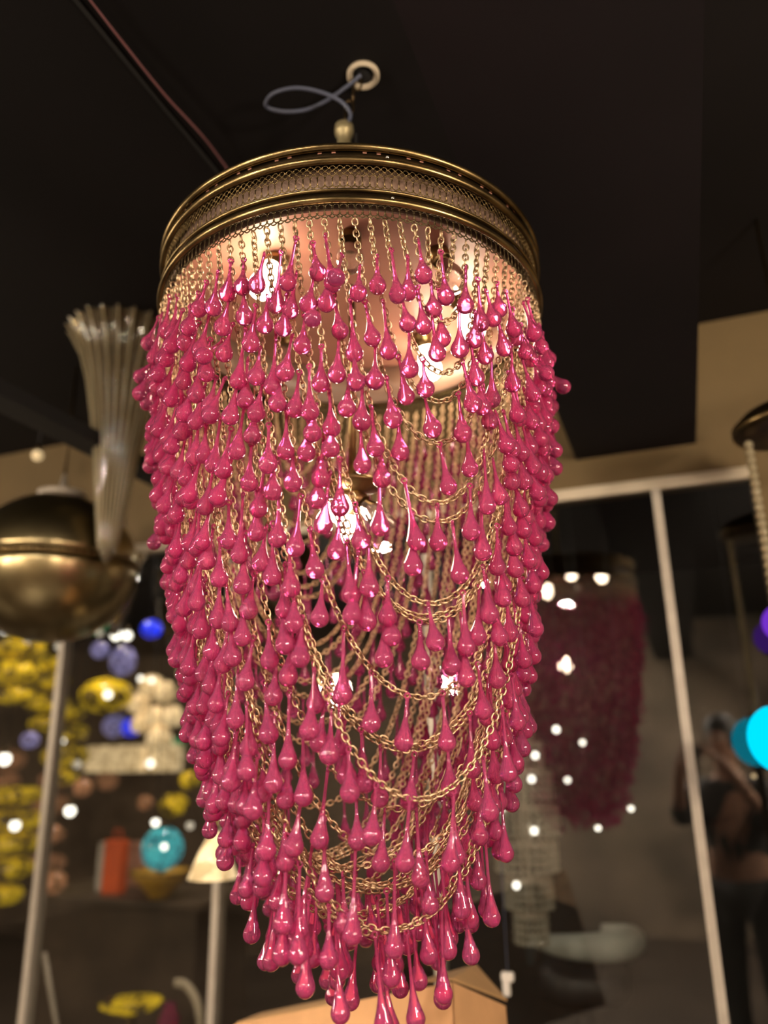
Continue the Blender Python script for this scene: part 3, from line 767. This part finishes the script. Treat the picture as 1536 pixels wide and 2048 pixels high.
# curved pale grey chair back behind the glass
p = at(1160, 1860, 2.95)
t = thing('tub_chair', 'tall stool with a pale grey curved tub back behind the glass', 'chair', (p.x, p.y, 0))
M['grey'] = pmat('pale_grey_upholstery', (0.42, 0.44, 0.40), 0.6)
pts = []; rad_ = []
for k in range(25):
    a = math.radians(-150 + 220 * k / 24)
    pts.append((p.x + .17 * math.cos(a), p.y + .17 * math.sin(a) * .9, p.z - .02 + .0 * k)); rad_.append(.016 + .030 * math.sin(PI * k / 24))
MB().tube(pts, rad_, 12).build('backrest', M['grey'], t)
MB().lathe([(.13, p.z - .20), (.15, p.z - .18), (.15, p.z - .12), (.13, p.z - .10)], 32, (p.x, p.y, 0)).build('seat', M['cord'], t)
mb = MB()
for a in (-60, 0, 60): 
    a = math.radians(a); mb.tube([(p.x + .14 * math.cos(a), p.y + .13 * math.sin(a), p.z - .12), (p.x + .165 * math.cos(a), p.y + .15 * math.sin(a), p.z - .02)], .008, 8)
mb.build('back_support', M['cord'], t)
MB().lathe([(.18, 0), (.18, .015), (.025, .03), (.022, p.z - .19)], 32, (p.x, p.y, 0)).build('pedestal', M['cord'], t)

# ------------------------------------------------------------------ counter and things on it behind the glass
zc = at(220, 1795, 3.55).z
xa = at(60, 1800, 3.55).x; xb = at(395, 1800, 3.55).x
cn = thing('display_counter', 'dark brown counter behind the glass under the orange bag', 'counter', ((xa + xb) / 2, 3.8, 0))
MB().box(((xa + xb) / 2, 3.8, zc - .02), (xb - xa + .06, .56, .04)).build('worktop', M['counter'], cn, bevel=.004, smooth=False)
MB().box(((xa + xb) / 2, 3.8, (zc - .04) / 2), (xb - xa, .5, zc - .04)).build('body', M['counter'], cn, bevel=.004, smooth=False)
p = at(220, 1790, 3.66); s = pxr(220, 1790, 3.66, 1)
M['orange'] = pmat('orange_paper', (0.85, 0.12, 0.02), 0.6, emit=None)
M['salm'] = pmat('salmon_paper', (0.60, 0.28, 0.20), 0.6)
M['offw'] = pmat('off_white_paper', (0.55, 0.50, 0.44), 0.7)
t = thing('paper_bag', 'orange paper bag with a pale side standing on the brown counter', 'bag', (p.x, p.y, zc))
MB().box((p.x + .02, p.y, zc + .13), (.11, .07, .26)).build('bag_body', M['orange'], t, bevel=.006, smooth=False)
MB().box((p.x - .055, p.y, zc + .13), (.035, .072, .24)).build('side_panel', M['offw'], t, bevel=.004, smooth=False)
MB().tube([(p.x - .01, p.y, zc + .26), (p.x - .0, p.y, zc + .31), (p.x + .04, p.y, zc + .31), (p.x + .05, p.y, zc + .26)], .004, 6).build('handle', M['orange'], t)
p = at(262, 1745, 3.92)
tag(MB().box((p.x, p.y, zc + .11), (.20, .12, .22)).build('carton', M['salm'], bevel=.008, smooth=False), 'salmon-coloured carton right of the orange bag on the counter', 'box')
p = at(320, 1770, 3.62)
M['amber'] = pmat('amber_glass', (0.60, 0.34, 0.04), 0.3)
t = thing('amber_bowl', 'wide amber glass bowl on the counter under the turquoise lamp', 'bowl', (p.x, p.y, zc))
MB().lathe([(.05, 0), (.055, .01), (.11, .07), (.16, .12), (.155, .122), (.10, .078), (.04, .02), (.002, .018)], 32, (p.x, p.y, zc)).build('bowl_body', M['amber'], t)
MB().lathe([(.155, .118), (.163, .118), (.163, .128), (.155, .128)], 32, (p.x, p.y, zc), closed=True).build('rim', M['brass'], t)

# low table in front of the glass, ornaments
zt_ = 1.02
# gold ornament and cream arc (floor-standing lamp pieces at the bottom left)
p = at(262, 2012, 3.0)
t = thing('gold_ornament', 'gold and silver ornamental dish at the bottom left, behind the glass', 'ornament', (p.x, p.y, 0))
MB().lathe([(.02, p.z - .02), (.09, p.z - .012), (.125, p.z + .012), (.12, p.z + .016), (.08, p.z), (.02, p.z - .005)], 32, (p.x, p.y, 0), flute=(12, .06), closed=True).build('dish', M['yel'], t)
MB().lathe([(.14, 0), (.14, .02), (.02, .05), (.015, p.z - .1), (.02, p.z - .01)], 24, (p.x, p.y, 0)).build('stand', M['brass_dark'], t)
p = at(378, 1995, 2.95)
t = thing('arc_lamp', 'curved cream lamp arm at the bottom, left of the lower middle post', 'lamp', (p.x + .02, p.y, 0))
q = [at(352, 1966, 2.95), at(368, 1968, 2.95), at(384, 1985, 2.95), at(395, 2008, 2.95), at(400, 2035, 2.95)]
MB().tube(smooth_pts(q), .016, 10).build('arm', M['cream'], t)
MB().tube([tuple(q[-1]), (q[-1].x, q[-1].y, 0)], .012, 10).build('pole', M['cream'], t)
MB().lathe([(.12, 0), (.12, .02), (.02, .03)], 24, (q[-1].x, q[-1].y, 0)).build('base', M['cream'], t)
p = at(338, 2036, 2.55)
t = thing('pink_glass_vase', 'small pink glass vase at the bottom edge, left of the curved cream arm', 'vase', (p.x, p.y, 0))
MB().lathe([(.02, -.05), (.035, -.03), (.038, 0), (.02, .03), (.024, .045)], 20, tuple(p)).build('vase_body', M['pink'], t)
MB().lathe([(.11, 0), (.11, .02), (.015, .03), (.012, p.z - .06), (.06, p.z - .052), (.06, p.z - .048)], 24, (p.x, p.y, 0)).build('stand', M['brass_dark'], t)
q0, q1 = at(88, 1905, 2.6), at(112, 2047, 2.6)
t_ = MB().tube([q0, q1, q1 + (q1 - q0) * 2.2], .009, 8).build('silver_rod', M['alu'])
tag(t_, 'thin silver rod leaning behind the glass beside the left post', 'rod')

# ------------------------------------------------------------------ cardboard box on a stand
A = at(905, 1964, 1.50); B = at(466, 2050, 1.66); Cc = at(1012, 2012, 1.68)
eL = B - A; eR = Cc - A; dn = eL.cross(eR).normalized()
if dn.z > 0: dn = -dn
Hb = .34
bx = thing('cardboard_box', 'tilted brown cardboard box with a raised flap at the bottom, below the pink chandelier', 'box', tuple(A + dn * Hb))
Q = [A, A + eL, A + eL + eR, A + eR]
mb = MB()
def slab(mb, P, off):
    V = list(P) + [p + off for p in P]
    mb.add(V, [(0, 3, 2, 1), (4, 5, 6, 7), (0, 1, 5, 4), (1, 2, 6, 5), (2, 3, 7, 6), (3, 0, 4, 7)])
cen = (Q[0] + Q[2]) / 2
for k in range(4):
    p_, q_ = Q[k], Q[(k + 1) % 4]
    inn = (cen - (p_ + q_) / 2).normalized() * .004
    slab(mb, [p_, q_, q_ + dn * Hb, p_ + dn * Hb], inn)
slab(mb, [q_ + dn * Hb for q_ in Q], -dn * .004)
mb.build('box_body', M['card'], bx, smooth=False)
for name, P, off in (('flap', [A + Vector((0, 0, .002)), at(838, 1966, 1.57), at(952, 1932, 1.78), at(1014, 2003, 1.70)], Vector((0, 0, .004))),
                     ('flap', [A + eL * .45, A + eL * .98, A + eL * .96 + eR * .35 + Vector((0, 0, .03)), A + eL * .5 + eR * .35 + Vector((0, 0, .03))], Vector((0, 0, .004)))):
    mb = MB(); slab(mb, P, off); mb.build(name, M['card_in'], bx, smooth=False)
low = min((q_ + dn * Hb).z for q_ in Q); cm = cen + dn * Hb
st = thing('display_plinth', 'dark plinth carrying the cardboard box', 'plinth', (cm.x, cm.y, 0))
MB().box((cm.x, cm.y, low / 2 - .001), (.72, .5, low - .002)).build('plinth_body', M['counter'], st, smooth=False, bevel=.004)
# small white tag on a cord
p = at(1016, 1965, 2.05); top = at(1016, 1800, 2.05)
t = thing('hanging_switch', 'small white cord switch hanging to the right of the cardboard box', 'switch', tuple(p))
MB().box((p.x, p.y, p.z + .012), (.030, .018, .020)).build('switch_body', M['offw'], t, bevel=.004, smooth=False)
MB().box((p.x - .004, p.y, p.z - .012), (.018, .016, .034)).build('plug', M['offw'], t, bevel=.004, smooth=False)
MB().tube([(p.x, p.y, p.z + .02), (p.x, p.y, HC)], .0013, 6).build('cord', M['bluecord'], t)

# ------------------------------------------------------------------ the person photographing (seen as a dim reflection in the glass)
M['skin'] = pmat('skin', (0.36, 0.20, 0.135), 0.5, var=.08)
M['shirt'] = pmat('dark_shirt', (0.03, 0.026, 0.026), 0.85)
M['hair'] = pmat('dark_hair', (0.02, 0.014, 0.01), 0.5)
M['phone'] = pmat('phone_case', (0.02, 0.02, 0.02), 0.3)
pz = Vector((fwd.x, fwd.y, 0)).normalized(); pr_ = r0
BP = Vector((0, 0, 0)) - pz * .50
def W(x, y, z): return BP + pr_ * x + pz * y + Vector((0, 0, z))
def skin_obj(name, joints, edges_, mt, parent, sub=2):
    me = bpy.data.meshes.new(name); me.from_pydata([tuple(j[0]) for j in joints], edges_, []); me.update()
    o = put(name, me, mt, parent)
    sk = o.modifiers.new('skin', 'SKIN'); sk.use_smooth_shade = True
    lay = me.skin_vertices[0].data if me.skin_vertices else None
    if lay is None:
        me.attributes  # pragma
    for i, j in enumerate(joints):
        me.skin_vertices[0].data[i].radius = (j[1], j[2] if len(j) > 2 else j[1])
    me.skin_vertices[0].data[0].use_root = True
    ss = o.modifiers.new('sub', 'SUBSURF'); ss.levels = sub; ss.render_levels = sub
    return o
per = thing('person', 'person in dark clothes holding up a phone, seen as a dim reflection in the glass', 'person', tuple(W(0, 0, 0)))
def mk_skin(name, joints, edges_, mt, sub=2):
    me = bpy.data.meshes.new(name); me.from_pydata([tuple(j[0]) for j in joints], edges_, []); me.update()
    o = put(name, me, mt, per)
    o.modifiers.new('skin', 'SKIN').use_smooth_shade = True
    bpy.context.view_layer.update()
    sv = me.skin_vertices[0].data
    for i, j in enumerate(joints): sv[i].radius = (j[1], j[2] if len(j) > 2 else j[1])
    sv[0].use_root = True
    ss = o.modifiers.new('sub', 'SUBSURF'); ss.levels = sub; ss.render_levels = sub
    return o
J = [(W(0, 0, .92), .15, .11), (W(0, 0, 1.12), .14, .10), (W(0, 0, 1.32), .17, .11), (W(0, .01, 1.44), .09, .08), (W(0, .03, 1.50), .055, .055),
     (W(0, .04, 1.58), .07, .085), (W(0, .05, 1.66), .078, .095), (W(0, .045, 1.73), .06, .07),
     (W(.19, 0, 1.38), .055), (W(.24, .13, 1.22), .045), (W(.20, .24, 1.32), .037), (W(.10, .40, 1.55), .027),
     (W(-.19, 0, 1.38), .055), (W(-.24, .13, 1.22), .045), (W(-.20, .24, 1.32), .037), (W(-.10, .40, 1.55), .027),
     (W(.10, 0, .86), .10), (W(.11, .02, .50), .065), (W(.11, -.01, .12), .042), (W(.11, .10, .05), .04),
     (W(-.10, 0, .86), .10), (W(-.11, .02, .50), .065), (W(-.11, -.01, .12), .042), (W(-.11, .10, .05), .04)]
E = [(0, 1), (1, 2), (2, 3), (3, 4), (4, 5), (5, 6), (6, 7), (2, 8), (8, 9), (9, 10), (10, 11), (2, 12), (12, 13), (13, 14), (14, 15),
     (0, 16), (16, 17), (17, 18), (18, 19), (0, 20), (20, 21), (21, 22), (22, 23)]
mk_skin('body', J, E, M['skin'])
Jc = [(J[k][0], J[k][1] + .014, (J[k][2] if len(J[k]) > 2 else J[k][1]) + .014) for k in (0, 1, 2, 3, 8, 9, 10, 12, 13, 14)]
mk_skin('shirt', Jc, [(0, 1), (1, 2), (2, 3), (2, 4), (4, 5), (5, 6), (2, 7), (7, 8), (8, 9)], M['shirt'])
Jt = [(J[0][0], .165, .125)] + [(J[k][0], J[k][1] + .014) for k in (16, 17, 18, 20, 21, 22)]
mk_skin('trousers', Jt, [(0, 1), (1, 2), (2, 3), (0, 4), (4, 5), (5, 6)], M['shirt'])
mb = MB(); mb.lathe([(.004, .105), (.05, .095), (.085, .05), (.092, 0), (.085, -.06), (.07, -.10)], 24)
mb.v = [tuple(W(v[0] * 1.02, v[1] * 1.12 + .02, v[2] + 1.68)) for v in mb.v]; mb.build('hair', M['hair'], per)
mb = MB()
for s_ in (-1, 1): mb.ball(W(.03 * s_, .135, 1.655), .009, 8)
mb.build('eyes', M['offw'], per)
MB().ball(W(0, .15, 1.625), .014, 10, 1.3).build('nose', M['skin'], per)
for s_ in (-1, 1):                         # hands: palm and five fingers closed on the phone edges
    wv = W(.10 * s_, .40, 1.55)
    side = CAM - fwd * .02 + RT * .040 * s_
    palm = wv.lerp(side, .55) - Vector((0, 0, .0))
    js = [(wv, .020), (palm, .024, .015)]; es = [(0, 1)]
    for k in range(4):
        b0 = side + RT * .012 * s_ + UP * (.030 - .019 * k) - fwd * .010
        b1 = side + RT * .006 * s_ + UP * (.034 - .019 * k) + fwd * .004 - fwd * .002
        b2 = side - RT * (.014) * s_ + UP * (.036 - .019 * k) - fwd * .004
        n_ = len(js); js += [(b0, .0085), (b1 - fwd * .004, .0078), (b2 - fwd * .006, .007)]; es += [(1, n_), (n_, n_ + 1), (n_ + 1, n_ + 2)]
    n_ = len(js); js += [(side - fwd * .022 - UP * .02, .010), (side - fwd * .018 - RT * .015 * s_ + UP * .005, .008)]; es += [(1, n_), (n_, n_ + 1)]
    mk_skin('hand', js, es, M['skin'], 1)
RP = Matrix((RT, UP, -fwd)).transposed()
phn = thing('phone', 'dark phone held up by the person taking the picture', 'phone', tuple(CAM - fwd * .016))
MB().box(CAM - fwd * .016 - UP * .055, (.074, .150, .008), RP).build('phone_body', M['phone'], phn, bevel=.003, smooth=False)
MB().box(CAM - fwd * .0205 - UP * .055, (.068, .142, .0006), RP).build('screen', pmat('phone_screen', (.05, .04, .05), .1, emit=(.6, .3, .4), es=.25), phn, smooth=False)
print('DONE')
